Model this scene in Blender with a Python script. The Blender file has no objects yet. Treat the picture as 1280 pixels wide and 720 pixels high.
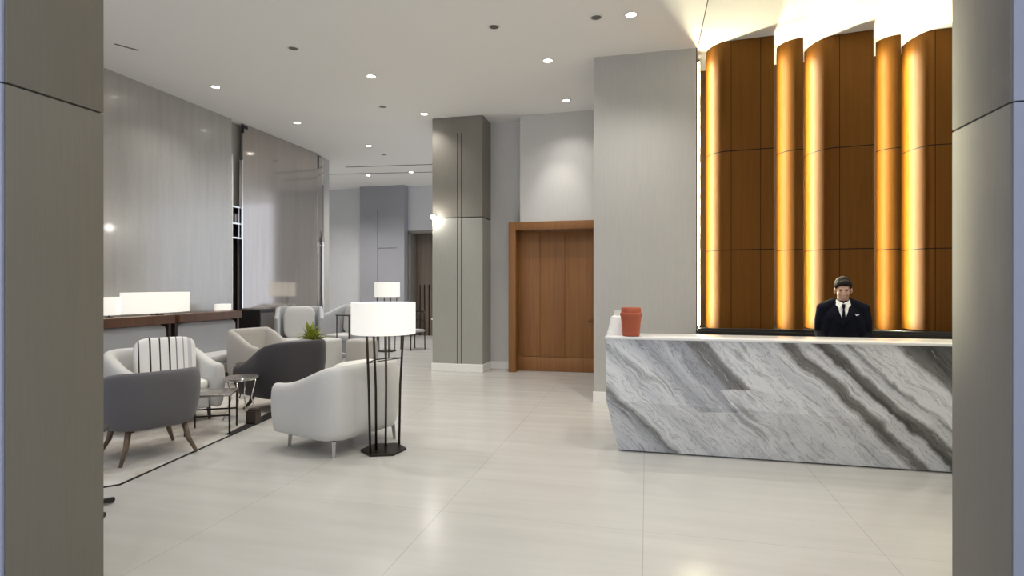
import bpy, bmesh, math, random
from mathutils import Vector, Matrix
C = bpy.context.scene.collection
S = bpy.context.scene
PI = math.pi
random.seed(7)

# ------------------------------------------------------------------ materials
def mat(name, col=(.8,.8,.8), rough=.5, metal=0.0, spec=.5, coat=0.0, coat_r=.1, emit=None, estr=0, trans=0.0, sheen=0.0):
    m = bpy.data.materials.new(name); m.use_nodes = True
    b = m.node_tree.nodes['Principled BSDF']
    b.inputs['Base Color'].default_value = (*col, 1)
    b.inputs['Roughness'].default_value = rough
    b.inputs['Metallic'].default_value = metal
    b.inputs['Specular IOR Level'].default_value = spec
    b.inputs['Coat Weight'].default_value = coat
    b.inputs['Coat Roughness'].default_value = coat_r
    b.inputs['Transmission Weight'].default_value = trans
    b.inputs['Sheen Weight'].default_value = sheen
    if emit:
        b.inputs['Emission Color'].default_value = (*emit, 1)
        b.inputs['Emission Strength'].default_value = estr
    return m
class N:
    """small node-graph writer"""
    def __init__(s, m): s.t = m.node_tree; s.b = s.t.nodes['Principled BSDF']
    def node(s, ty, **kw):
        n = s.t.nodes.new(ty)
        for k, v in kw.items(): setattr(n, k, v)
        return n
    def link(s, a, b): s.t.links.new(a, b)
    def put(s, sock, v):
        if hasattr(v, 'links') or isinstance(v, bpy.types.NodeSocket): s.link(v, sock)
        else: sock.default_value = v
    def math(s, op, a, b=0.0, c=None):
        n = s.node('ShaderNodeMath', operation=op); s.put(n.inputs[0], a); s.put(n.inputs[1], b)
        if c is not None: s.put(n.inputs[2], c)
        return n.outputs[0]
    def pos(s):
        return s.node('ShaderNodeNewGeometry').outputs['Position']
    def obj(s): return s.node('ShaderNodeTexCoord').outputs['Object']
    def xyz(s, v):
        n = s.node('ShaderNodeSeparateXYZ'); s.link(v, n.inputs[0]); return n.outputs
    def comb(s, x, y, z):
        n = s.node('ShaderNodeCombineXYZ'); s.put(n.inputs[0], x); s.put(n.inputs[1], y); s.put(n.inputs[2], z); return n.outputs[0]
    def mapping(s, v, scale=(1,1,1), rot=(0,0,0), loc=(0,0,0)):
        n = s.node('ShaderNodeMapping'); s.link(v, n.inputs[0])
        n.inputs['Scale'].default_value = scale; n.inputs['Rotation'].default_value = rot; n.inputs['Location'].default_value = loc
        return n.outputs[0]
    def noise(s, v, scale=5, detail=4, rough=.5, dist=0.0):
        n = s.node('ShaderNodeTexNoise'); s.link(v, n.inputs['Vector'])
        n.inputs['Scale'].default_value = scale; n.inputs['Detail'].default_value = detail
        n.inputs['Roughness'].default_value = rough; n.inputs['Distortion'].default_value = dist
        return n.outputs['Fac']
    def ramp(s, f, stops, interp='LINEAR'):
        n = s.node('ShaderNodeValToRGB'); s.link(f, n.inputs[0]); r = n.color_ramp; r.interpolation = interp
        while len(r.elements) < len(stops): r.elements.new(.5)
        for e, (p, c) in zip(r.elements, stops):
            e.position = p; e.color = (*c, 1) if len(c) == 3 else c
        return n.outputs['Color']
    def mix(s, f, a, b, mode='MIX'):
        n = s.node('ShaderNodeMix', data_type='RGBA', blend_type=mode)
        s.put(n.inputs[0], f)
        for i, v in ((6, a), (7, b)):
            if isinstance(v, tuple): n.inputs[i].default_value = (*v, 1)
            else: s.link(v, n.inputs[i])
        return n.outputs[2]
    def bump(s, h, strength=.2, dist=.01):
        n = s.node('ShaderNodeBump'); s.link(h, n.inputs['Height'])
        n.inputs['Strength'].default_value = strength; n.inputs['Distance'].default_value = dist
        s.link(n.outputs[0], s.b.inputs['Normal'])
    def base(s, c): s.link(c, s.b.inputs['Base Color'])

def grey(v): return (v, v, v)

# plaster / wall covering with a very fine vertical weave
def weave_wall(name, col, var=.06, rough=.6, spec=.4):
    m = mat(name, col, rough, spec=spec); n = N(m); p = n.pos()
    a = n.noise(n.mapping(p, (40, 40, 1.2)), 3, 3)
    b = n.noise(n.mapping(p, (.6, .6, .5)), 2, 3)
    f = n.math('ADD', n.math('MULTIPLY', a, .6), n.math('MULTIPLY', b, .4))
    lo = tuple(c*(1-var) for c in col); hi = tuple(min(1, c*(1+var)) for c in col)
    n.base(n.ramp(f, [(.3, lo), (.7, hi)])); n.bump(a, .08, .004)
    return m
M = {}
M['wall'] = weave_wall('pale_grey_wallcovering', (.455,.445,.425))
M['wall_door'] = weave_wall('light_plaster', (.60,.59,.57))
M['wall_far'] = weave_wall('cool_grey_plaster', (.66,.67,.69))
M['pillar_blue'] = weave_wall('blue_grey_panel', (.33,.335,.365))
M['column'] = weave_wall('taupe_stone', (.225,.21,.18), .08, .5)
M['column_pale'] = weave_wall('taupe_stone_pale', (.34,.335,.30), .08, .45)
M['column_entry'] = weave_wall('entry_column_stone', (.175,.162,.135), .06, .55)
M['column_entry_r'] = weave_wall('entry_column_stone_right', (.165,.157,.150), .06, .55)
M['ceiling'] = mat('ceiling_paint', (.90,.89,.87), .9, spec=.2)
M['ceiling_rec'] = mat('ceiling_paint_reception', (.80,.79,.76), .9, spec=.2)
M['white'] = mat('white_paint', (.82,.81,.78), .5)
M['groove'] = mat('groove_shadow_gap', (.05,.05,.045), .8)
M['chrome'] = mat('polished_chrome', (.75,.74,.72), .12, 1.0)
M['dark_metal'] = mat('dark_bronze', (.028,.020,.015), .35, .7)
M['dark_wood'] = mat('dark_brown_wood', (.035,.022,.016), .35)
M['black'] = mat('black_lacquer', (.008,.007,.007), .4)
M['shade'] = mat('linen_lamp_shade', (.75,.74,.70), .8, emit=(1,.97,.88), estr=.42)
M['bulb'] = mat('lit_downlight_lens', (1,1,1), .5, emit=(1,.95,.86), estr=9)
M['dim'] = mat('unlit_downlight_lens', (.13,.12,.11), .4)
M['led'] = mat('warm_led_strip', (1,.9,.7), .5, emit=(1,.93,.62), estr=215)
M['black_marble_dummy'] = M['black']
M['skin'] = mat('skin', (.42,.25,.19), .5)
M['hair'] = mat('dark_hair', (.012,.009,.008), .7, spec=.2)
M['suit'] = mat('navy_black_suit', (.006,.007,.013), .9, spec=.1)
M['shirt'] = mat('white_shirt', (.75,.75,.75), .7)
M['terracotta'] = mat('terracotta', (.36,.075,.03), .55)
M['glaze'] = mat('white_glaze', (.82,.82,.78), .3)
M['leaf'] = mat('olive_green_leaf', (.27,.31,.045), .5)
M['glass_table'] = mat('smoked_glass_top', (.25,.24,.22), .05, .0, coat=1)
M['pewter'] = mat('pewter_top', (.33,.31,.29), .22, .6)
M['seam'] = mat('dark_veneer_seam', (.02,.007,.002), .9, spec=0)
M['day_tint'] = mat('daylight_blue_tint', (.30,.33,.44), .5)  # blue of the entrance daylight put into the colour
M['brass'] = mat('dark_brass', (.20,.12,.05), .3, .9)

def fabric(name, col, var=.05, scale=160):
    m = mat(name, col, .85, spec=.25, sheen=.15); n = N(m); o = n.obj()
    a = n.noise(o, scale, 2); b = n.noise(o, 3.5, 3)
    f = n.math('ADD', n.math('MULTIPLY', a, .5), n.math('MULTIPLY', b, .5))
    n.base(n.ramp(f, [(.3, tuple(c*(1-var) for c in col)), (.7, tuple(min(1,c*(1+var)) for c in col))]))
    n.bump(a, .15, .002); return m
M['f_white'] = fabric('ivory_boucle', (.58,.575,.56))
M['f_cream'] = fabric('cream_cushion_fabric', (.80,.79,.74))
M['f_grey'] = fabric('mid_grey_wool', (.115,.110,.118))
M['f_dark'] = fabric('charcoal_wool', (.045,.043,.047))
M['f_dark_in'] = fabric('slate_grey_inner_fabric', (.15,.155,.165))
M['f_beige'] = fabric('stone_grey_fabric', (.42,.40,.375))
M['f_blue'] = fabric('pale_blue_grey_fabric', (.40,.41,.43))

def wood(name, c1, c2, rough=.35, seams=(), coat=.0, sc=1.0):
    m = mat(name, c1, rough, coat=coat, coat_r=.25); n = N(m); p = n.pos()
    a = n.noise(n.mapping(p, (26*sc, 26*sc, .9*sc)), 1.0, 6, .6, .6)
    b = n.noise(n.mapping(p, (4, 4, .5)), 1.0, 2)
    f = n.math('ADD', n.math('MULTIPLY', a, .7), n.math('MULTIPLY', b, .3))
    col = n.ramp(f, [(.35, c2), (.62, c1)])
    z = n.xyz(p)[2]
    for s in seams:
        d = n.math('LESS_THAN', n.math('ABSOLUTE', n.math('SUBTRACT', z, s)), .006)
        col = n.mix(d, col, (.01,.004,.002))
    n.base(col); n.bump(a, .05, .003); return m
M['fin'] = wood('amber_veneer', (.118,.044,.0025), (.098,.035,.0015), .6, seams=(2.02, 3.27))
M['fin'].node_tree.nodes['Principled BSDF'].inputs['Specular IOR Level'].default_value = .15
M['door'] = wood('walnut_door_veneer', (.29,.125,.034), (.215,.088,.022), .5)
M['rail'] = wood('reddish_brown_rail', (.13,.06,.032), (.08,.035,.02), .35)
M['leg_wood'] = wood('bronzed_wood_leg', (.16,.11,.07), (.08,.05,.03), .3)

def marble():
    m = mat('veined_marble', grey(.7), .22, spec=.5); n = N(m); p = n.pos()
    X, Y, Z = n.xyz(p)
    warp = n.noise(n.mapping(p, (1,1,1)), 1.6, 5, .55)
    fine = n.noise(n.mapping(p, (1,1,1)), 7, 6, .65)
    w = n.math('ADD', n.math('MULTIPLY', n.math('SUBTRACT', warp, .5), .34), n.math('MULTIPLY', n.math('SUBTRACT', fine, .5), .07))
    u = n.math('ADD', n.math('ADD', X, Z), w)
    t = n.math('DIVIDE', n.math('ADD', u, .6), 4.4)      # u -.6..3.8 -> 0..1
    def P(x): return (x+.6)/4.4
    W_, L, G, D, K = (.70,.71,.72), (.56,.57,.60), (.36,.37,.40), (.19,.185,.18), (.10,.095,.09)
    stops = [(-.5,L),(.05,L),(.20,G),(.27,D),(.33,W_),(.50,W_),(.62,L),(.80,W_),(.88,L),(1.0,G),(1.16,L),(1.22,G),(1.34,G),(1.42,D),(1.58,D),(1.63,W_),
             (1.86,W_),(2.0,L),(2.13,W_),(2.20,D),(2.31,D),(2.36,W_),(2.46,L),(2.49,K),(2.60,D),(2.64,W_),(2.73,L),(2.76,D)]
    stops += [(2.80,W_),(3.05,W_),(3.10,D),(3.22,K)]
    c = n.ramp(t, [(P(a), b) for a, b in stops])
    # lower slabs: butt joints below which the broad dark band stops
    th = n.math('ADD', n.math('ADD', .43, n.math('MULTIPLY', n.math('GREATER_THAN', u, 1.30), .20)), n.math('MULTIPLY', n.math('SUBTRACT', warp, .5), .10))
    msk = n.math('MULTIPLY', n.math('LESS_THAN', Z, th), n.math('MULTIPLY', n.math('GREATER_THAN', u, .70), n.math('LESS_THAN', u, 1.74)))
    c = n.mix(msk, c, n.ramp(fine, [(.35, (.58,.58,.60)), (.6, (.68,.69,.70))]))
    # hairline veins that run along u = const
    q = n.comb(n.math('MULTIPLY', u, 9.0), n.math('MULTIPLY', Y, 1.0), n.math('MULTIPLY', n.math('SUBTRACT', Z, X), .9))
    v = n.noise(q, 1.0, 5, .7, .3)
    hv = n.ramp(v, [(.36, (.40,)*3), (.46, (1,1,1)), (.52, (1,1,1)), (.545, (.50,.49,.48)), (.57, (1,1,1)), (.70, (.86,.87,.90))])
    c = n.mix(.8, c, hv, 'MULTIPLY')
    v2 = n.noise(n.mapping(q, (2.2,1,1.3)), 1.0, 6, .75, .8)
    c = n.mix(n.math('MULTIPLY', n.math('GREATER_THAN', v2, .60), .35), c, (.80,.80,.80))
    n.base(c); return m
M['marble'] = marble()

def floor_mat():
    m = mat('porcelain_tile', (.62,.605,.57), .24, spec=.5); n = N(m); p = n.pos()
    X, Y, Z = n.xyz(p)
    a = n.noise(n.mapping(p, (.7, 7, 1)), 1.0, 5, .6)
    b = n.noise(n.mapping(p, (.5,.5,1)), 1.0, 2)
    f = n.math('ADD', n.math('MULTIPLY', a, .7), n.math('MULTIPLY', b, .3))
    col = n.ramp(f, [(.3, (.475,.465,.44)), (.7, (.535,.527,.503))])
    def joint(c, off, step):
        r = n.math('ABSOLUTE', n.math('SUBTRACT', n.math('MODULO', n.math('ADD', c, 100*step - off + step/2), step), step/2))
        return n.math('LESS_THAN', r, .0022)
    j = n.math('MAXIMUM', joint(X, -.02, 1.37), n.math('MULTIPLY', joint(Y, 3.66, 1.37), .6))
    col = n.mix(n.math('MULTIPLY', j, .55), col, (.25,.24,.22))
    n.base(col)
    n.link(n.ramp(a, [(.3, grey(.17)), (.7, grey(.27))]), n.b.inputs['Roughness'])
    return m
M['floor'] = floor_mat()

def carpet_mat():
    m = mat('beige_carpet', (.5,.48,.45), .95, spec=.1); n = N(m); p = n.pos()
    a = n.noise(n.mapping(p, (1.3,.8,1)), 1.6, 4, .6, 1.0); b = n.noise(p, 120, 2)
    col = n.ramp(a, [(.38, (.40,.345,.29)), (.5, (.50,.465,.42)), (.62, (.56,.545,.51))])
    n.base(n.mix(.15, col, n.ramp(b, [(.3, grey(.3)), (.7, grey(.8))]))); n.bump(b, .3, .003); return m
M['carpet'] = carpet_mat()
M['carpet_edge'] = mat('black_carpet_border', (.015,.014,.014), .8)

def lacquer(name, c1, c2, rough, metal):
    m = mat(name, c1, rough, metal, coat=.5, coat_r=.08); n = N(m); p = n.pos()
    a = n.noise(n.mapping(p, (1, 9, .7)), 1.0, 5, .6); b = n.noise(n.mapping(p, (1, 30, 30)), 1.0, 3)
    f = n.math('ADD', n.math('MULTIPLY', a, .75), n.math('MULTIPLY', b, .25))
    n.base(n.ramp(f, [(.35, c2), (.65, c1)])); n.bump(a, .015, .004); return m
M['panel_a'] = lacquer('brushed_silver_lacquer', (.48,.465,.44), (.42,.405,.38), .30, .55)
M['panel_b'] = lacquer('mirror_bronze_glass', (.47,.43,.395), (.41,.375,.345), .09, .75)

def pillow_mat():
    m = mat('striped_pillow_fabric', (.75,.74,.72), .85); n = N(m); X, Y, Z = n.xyz(n.obj())
    col = n.node('ShaderNodeRGB').outputs[0]; col.default_value = (.76,.75,.74,1)
    for x, w, d in ((-.265,.007,.03),(-.155,.009,.02),(-.06,.007,.03),(.035,.009,.02),(.105,.006,.2),(.175,.006,.35),(.24,.02,.55)):
        f = n.math('LESS_THAN', n.math('ABSOLUTE', n.math('SUBTRACT', X, x)), w)
        col = n.mix(f, col, (d,d*.95,d))
    n.base(col); return m
M['pillow'] = pillow_mat()

# ------------------------------------------------------------------ mesh helpers
def link(name, me, m, parent=None, loc=None):
    o = bpy.data.objects.new(name, me); C.objects.link(o)
    if m is not None and not me.materials: me.materials.append(m)
    if parent: o.parent = parent
    if loc: o.location = loc
    return o
def obj(name, bm, m, parent=None, smooth=False, loc=None, angle=None):
    bmesh.ops.recalc_face_normals(bm, faces=bm.faces)
    me = bpy.data.meshes.new(name); bm.to_mesh(me); bm.free()
    if smooth:
        for p in me.polygons: p.use_smooth = True
        if angle:
            me.set_sharp_from_angle(angle=math.radians(angle))
    return link(name, me, m, parent, loc)
def thing(name, label, cat, loc=(0,0,0), rz=0, group=None):
    o = bpy.data.objects.new(name, None); C.objects.link(o); o.empty_display_size = .1
    o.location = loc; o.rotation_euler = (0,0,rz); return tag(o, label, cat, group)
def tag(o, label, cat, group=None, kind=None):
    o['label'] = label; o['category'] = cat
    if group: o['group'] = group
    if kind: o['kind'] = kind
    return o
def struct(o): o['kind'] = 'structure'; return o
def box(bm, x0, x1, y0, y1, z0, z1, bev=0, seg=2):
    vs = [bm.verts.new((x, y, z)) for z in (z0, z1) for y in (y0, y1) for x in (x0, x1)]
    fs = [bm.faces.new([vs[i] for i in q]) for q in ((0,1,3,2),(4,6,7,5),(0,4,5,1),(2,3,7,6),(0,2,6,4),(1,5,7,3))]
    if bev:
        es = list({e for f in fs for e in f.edges})
        bmesh.ops.bevel(bm, geom=es, offset=bev, segments=seg, profile=.5, affect='EDGES')
def B(x0, x1, y0, y1, z0, z1, bev=0):
    bm = bmesh.new(); box(bm, x0, x1, y0, y1, z0, z1, bev); return bm
def prism(bm, pts, z0, z1):
    a = [bm.verts.new((x, y, z0)) for x, y in pts]; b = [bm.verts.new((x, y, z1)) for x, y in pts]
    bm.faces.new(a[::-1]); bm.faces.new(b); n = len(pts)
    for i in range(n): bm.faces.new((a[i], a[(i+1)%n], b[(i+1)%n], b[i]))
def tube(bm, pts, rad, seg=12, cap=True):
    pts = [Vector(p) for p in pts]
    if not isinstance(rad, (list, tuple)): rad = [rad]*len(pts)
    rings = []; up = None
    for i, p in enumerate(pts):
        d = (pts[min(i+1, len(pts)-1)] - pts[max(i-1, 0)]).normalized()
        if up is None:
            up = Vector((0,0,1)) if abs(d.z) < .9 else Vector((1,0,0))
        s = d.cross(up).normalized(); up = s.cross(d).normalized()
        rings.append([bm.verts.new(p + (s*math.cos(2*PI*k/seg) + up*math.sin(2*PI*k/seg))*rad[i]) for k in range(seg)])
    for a, b in zip(rings, rings[1:]):
        for k in range(seg): bm.faces.new((a[k], a[(k+1)%seg], b[(k+1)%seg], b[k]))
    if cap: bm.faces.new(rings[0][::-1]); bm.faces.new(rings[-1])
def lathe(bm, prof, cx=0, cy=0, seg=40, sx=1, sy=1, close=True):
    rings = [[bm.verts.new((cx + r*sx*math.cos(2*PI*k/seg), cy + r*sy*math.sin(2*PI*k/seg), z)) for k in range(seg)] for r, z in prof]
    for a, b in zip(rings, rings[1:]):
        for k in range(seg): bm.faces.new((a[k], a[(k+1)%seg], b[(k+1)%seg], b[k]))
    if close: bm.faces.new(rings[0][::-1]); bm.faces.new(rings[-1])
def sgnp(v, e): return math.copysign(abs(v)**e, v)
def pillow_bm(a, b, c, e1=.5, e2=.4, nu=28, nv=14, cz=0):
    """soft cushion: superellipsoid with half sizes a, b, c"""
    bm = bmesh.new(); rows = []
    for j in range(1, nv):
        th = -PI/2 + PI*j/nv
        rows.append([bm.verts.new((a*sgnp(math.cos(th), e1)*sgnp(math.cos(2*PI*i/nu), e2), b*sgnp(math.cos(th), e1)*sgnp(math.sin(2*PI*i/nu), e2), cz + c*sgnp(math.sin(th), e1))) for i in range(nu)])
    for r, s in zip(rows, rows[1:]):
        for i in range(nu): bm.faces.new((r[i], r[(i+1)%nu], s[(i+1)%nu], s[i]))
    t = bm.verts.new((0,0,cz+c)); u = bm.verts.new((0,0,cz-c))
    for i in range(nu):
        bm.faces.new((rows[-1][i], rows[-1][(i+1)%nu], t)); bm.faces.new((rows[0][(i+1)%nu], rows[0][i], u))
    return bm
def ball(bm, c, rx, ry, rz, rot=None, u=20, v=12):
    mt = Matrix.Translation(c) @ (rot.to_4x4() if rot else Matrix()) @ Matrix.Diagonal((rx, ry, rz, 1))
    bmesh.ops.create_uvsphere(bm, u_segments=u, v_segments=v, radius=1, matrix=mt)
def limb(bm, pts, rad, seg=16):
    tube(bm, pts, rad, seg)
    for p, r in zip(pts, rad): ball(bm, p, r, r, r)
def baked(name, bm, m, parent, mods):
    """mesh with modifiers applied at once"""
    me = bpy.data.meshes.new(name); bm.to_mesh(me); bm.free()
    t = bpy.data.objects.new('work', me); C.objects.link(t)
    for ty, kw in mods:
        md = t.modifiers.new(ty, ty)
        for k, v in kw.items(): setattr(md, k, v)
    dg = bpy.context.evaluated_depsgraph_get()
    out = bpy.data.meshes.new_from_object(t.evaluated_get(dg)); bpy.data.objects.remove(t); bpy.data.meshes.remove(me)
    out.name = name; out.materials.clear()
    for p in out.polygons: p.use_smooth = True
    return link(name, out, m, parent)
def copy_thing(src, loc, rz, label, group=None):
    r = src.copy(); C.objects.link(r); r.location = loc; r.rotation_euler = (0,0,rz); r['label'] = label
    if group: r['group'] = group
    for ch in list(src.children):
        c = ch.copy(); C.objects.link(c); c.parent = r
        for g in list(ch.children):
            d = g.copy(); C.objects.link(d); d.parent = c
    return r

CEIL = 4.65
# ------------------------------------------------------------------ room shell
struct(obj('floor', B(-12.5, 5, -3, 18.2, -.1, 0), M['floor']))
bm = B(-12.5, .64, -3, 18.2, CEIL, CEIL+.12)
struct(obj('ceiling', bm, M['ceiling']))
struct(obj('ceiling_reception', B(.652, 5, -3, 18.2, CEIL+.012, CEIL+.12), M['ceiling_rec']))
struct(obj('trim_1', B(.64, .652, -3, 7.585, CEIL+.004, CEIL+.05), M['groove']))
# long lines of the ceiling slots at the far end
bm = bmesh.new(); prism(bm, [(-7.6,13.05),(-5.0,13.3),(-5.0,13.34),(-7.6,13.09)], CEIL-.006, CEIL+.01)
struct(obj('trim_2', bm, M['groove']))
bm = bmesh.new(); prism(bm, [(-9.2,13.7),(-4.6,14.3),(-4.6,14.345),(-9.2,13.745)], CEIL-.006, CEIL+.01)
struct(obj('trim_3', bm, M['groove']))

# left wall behind the hung panels, jog and far walls
struct(obj('wall_left', B(-7.75, -7.6, -1, 12.3, 0, CEIL), M['wall']))
struct(obj('wall_left_far', B(-12.15, -12, 12.3, 16.3, 0, CEIL), M['wall_far']))
struct(obj('wall_left_return', B(-12.15, -7.75, 12.15, 12.3, 0, CEIL), M['wall_far']))
# back wall with the dark doorway
bm = bmesh.new()
box(bm, -12, -7.13, 16.1, 16.3, 0, CEIL); box(bm, -7.13, -5.9, 16.1, 16.3, 3.23, CEIL); box(bm, -5.9, -2.9, 16.1, 16.3, 0, CEIL)
struct(obj('wall_back', bm, M['wall_far']))
bm = bmesh.new(); box(bm, -8.69, -7.2, 15.8, 16.1, 0, CEIL)
pier = struct(obj('wall_pier', bm, M['pillar_blue']))
bm = bmesh.new(); box(bm, -8.09, -8.075, 15.795, 15.805, .9, 3.9); box(bm, -8.09, -7.45, 15.795, 15.805, 2.72, 2.735)
obj('groove', bm, M['groove'], pier)
dw = thing('door_2', 'dark brown panelled doorway in the far wall beyond the column', 'door', (-6.5,16.2,0)); struct(dw)
bm = bmesh.new(); box(bm, -7.13+6.5, -5.9+6.5, .25, .3, 0, 3.23); obj('door_leaf', bm, wood('dim_brown_doorway', (.16,.125,.10), (.11,.085,.065)), dw)
bm = bmesh.new(); box(bm, -.68, -.6, -.14, .25, 0, 3.23); box(bm, -.68, .6, -.14, .25, 3.19, 3.27); obj('door_frame', bm, M['column'], dw)
bm = bmesh.new()
for x in (-.45,-.3,-.15,0,.15): box(bm, x, x+.012, .2, .25, 0, 1.6)
obj('railing', bm, M['dark_metal'], dw)
struct(obj('baseboard_back', B(-12, -7.13, 16.08, 16.1, 0, .14), M['white']))

# dark stone column beside the corridor
col = thing('column', 'floor-to-ceiling taupe stone column with double groove, left of the wooden door', 'column', (-3.35,9.65,0))
struct(col)
def cbox(*a, bev=0):
    bm = bmesh.new(); a = (a[0]+3.35, a[1]+3.35, a[2]-9.65, a[3]-9.65, a[4], a[5]); box(bm, *a, bev); return bm
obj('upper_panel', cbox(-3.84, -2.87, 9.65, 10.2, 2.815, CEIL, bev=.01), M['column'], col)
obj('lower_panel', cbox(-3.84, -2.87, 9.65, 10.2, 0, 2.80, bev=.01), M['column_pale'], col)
bm = bmesh.new()
for x in (.0, .075): box(bm, x-.006, x+.006, -.004, .05, .14, CEIL-.3)
box(bm, -.48, .475, .01, .5, 2.80, 2.815)
obj('groove', bm, M['groove'], col)
obj('baseboard_column', cbox(-3.85, -2.86, 9.63, 10.2, 0, .145, bev=.006), M['white'], col)

# recess wall, door wall, block wall
struct(obj('wall_recess', B(-3.84, -2.2, 10.2, 10.4, 0, CEIL), M['wall_door']))
struct(obj('baseboard_recess', B(-2.87, -2.44, 10.17, 10.2, 0, .14), M['white']))
bm = bmesh.new()
box(bm, -2.225, -.693, 9.85, 10.2, 2.72, CEIL); box(bm, -.76, -.693, 9.85, 10.2, 0, 2.72)
struct(obj('wall_door_side', bm, M['wall_door']))
struct(obj('wall_reception_left', B(-.693, .625, 7.58, 10.2, 0, CEIL), M['wall']))
struct(obj('baseboard_reception', B(-.70, .625, 7.56, 7.58, 0, .14), M['white']))
struct(obj('wall_reception_back', B(.625, 5, 8.45, 8.65, 0, CEIL+.1), mat('dark_backing_behind_fins', (.10,.045,.015), .6)))
struct(obj('wall_right', B(4.6, 4.75, -1, 8.45, 0, CEIL+.1), M['wall']))
struct(obj('trim_4', B(.626, .640, 7.585, 7.64, 1.0, CEIL), mat('bronze_edge_strip', (.09,.04,.015), .5)))

# wooden door
d = thing('door_1', 'brown walnut door in a deep wooden frame', 'door', (-1.6,9.85,0)); struct(d)
bm = bmesh.new()
box(bm, -2.435+1.6, -2.30+1.6, -.03, .34, 0, 2.72, .006); box(bm, -2.30+1.6, -.76+1.6, -.03, .34, 2.57, 2.72, .006)
obj('door_frame', bm, M['door'], d, True, angle=30)
bm = bmesh.new(); x0, x1 = -2.30+1.6, -.765+1.6
for a, b in ((x0, x0+.40), (x0+.412, x0+.86), (x0+.872, x1)):
    box(bm, a, b, .20, .26, .272, 2.565, .005)
box(bm, x0, x1, .195, .26, .005, .262, .005); box(bm, x0, x1, .215, .25, .1, 2.56)
leaf = obj('door_leaf', bm, M['door'], d, True, angle=30)
bm = bmesh.new(); tube(bm, [(.60,.14,.93),(.835,.14,.93)], .014, 10); tube(bm, [(.66,.14,.93),(.66,.2,.93)], .009, 8); tube(bm, [(.79,.14,.93),(.79,.2,.93)], .009, 8)
obj('door_handle', bm, M['brass'], leaf, True)

# ------------------------------------------------------------------ entry columns (between which the picture is taken)
def entry(x0, x1, y0, y1, joint, m, label, nm='entry_column'):
    t = thing(nm, label, 'column', ((x0+x1)/2, (y0+y1)/2, 0)); struct(t)
    a, b = (x1-x0)/2, (y1-y0)/2
    for z0, z1, n in ((0, joint-.005, 'lower_cladding'), (joint+.003, CEIL+.01, 'upper_cladding')):
        obj(n, B(-a, a, -b, b, z0, z1, .004), m, t, True, angle=30)
    obj('front_tint_sheet', B(-a+.01, a-.01, -b-.012, -b-.001, 0, joint-.005), M['day_tint'], t); obj('front_tint_sheet', B(-a+.01, a-.01, -b-.012, -b-.001, joint+.003, CEIL), M['day_tint'], t)  # thin sheets added to the column fronts, daylight's blue painted on
    obj('joint', B(-a+.012, a-.012, -b+.012, b-.012, joint-.02, joint+.02), M['groove'], t)
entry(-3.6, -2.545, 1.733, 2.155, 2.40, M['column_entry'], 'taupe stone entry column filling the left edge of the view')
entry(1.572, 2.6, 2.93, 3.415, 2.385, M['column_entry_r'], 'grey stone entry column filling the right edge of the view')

# ------------------------------------------------------------------ left wall panels
p1 = thing('wall_panel', 'tall brushed silver wall panel above the long banquette', 'wall panel', (-7.45,7.3,.1))
obj('panel_face', B(-.04, 0, -2.9, 1.5, 0, CEIL-.1, .004), M['panel_a'], p1)
obj('edge_strip', B(-.05, .004, 1.5, 1.53, 0, CEIL-.1-.65), mat('pale_edge_trim', (.7,.69,.66), .3), p1)
p2 = thing('wall_panel', 'tall mirror-like bronze wall panel with a rounded far end', 'wall panel', (-7.45,10.3,.1))
obj('panel_face', B(-.04, 0, -1.20, 1.25, 0, CEIL-.1, .004), M['panel_b'], p2)
bm = bmesh.new(); pts = []
for k in range(9):
    a = PI/2*k/8; pts.append((-.35+.35*math.cos(a), 1.27+.62*math.sin(a)))
inn = [(x-.03 if i < 8 else x, y-.03) for i, (x, y) in enumerate(pts)]
prism(bm, pts + inn[::-1], 0, CEIL-.16)
obj('rounded_end', bm, M['panel_b'], p2, True, angle=30)
obj('edge_strip', B(-.05, .006, -1.235, -1.20, 0, 3.85), M['chrome'], p2)
bm = bmesh.new(); tube(bm, [(.03,1.45,.3),(.03,1.45,2.5)], .028, 14); tube(bm, [(.03,1.45,2.5),(.03,1.45,2.62)], [.045,.03], 14); box(bm, -.06, .03, 1.43, 1.47, 2.4, 2.44)
obj('chrome_post', bm, M['chrome'], p2, True, angle=40)
bm = bmesh.new(); box(bm, -.02, .012, -1.19, -1.08, CEIL-.19, CEIL-.13); box(bm, -.02, .012, -1.21, -1.18, CEIL-.28, CEIL-.12); box(bm, -.03, .012, 1.27, 1.31, CEIL-.45, CEIL-.16)
obj('hanging_bracket', bm, M['black'], p2)
# slot between the panels: dark display niche with shelves
ni = thing('display_niche', 'narrow dark display niche with metal shelves between the two wall panels', 'niche', (-7.45,8.97,0))
obj('niche_back', B(-.14, -.12, -.13, .12, .1, 3.05), M['black'], ni)
bm = bmesh.new()
for z in (2.45, 2.72, 3.03): box(bm, -.12, -.02, -.13, .12, z, z+.03)
box(bm, -.06, -.03, .05, .07, 2.45, 3.03)
obj('niche_shelf', bm, M['chrome'], ni)
bm = bmesh.new()
for k in range(4): box(bm, -.1, -.05, -.11+.05*k, -.085+.05*k, 2.76, 2.9+.03*(k % 2))
obj('niche_ornament', bm, M['pewter'], ni)

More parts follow.
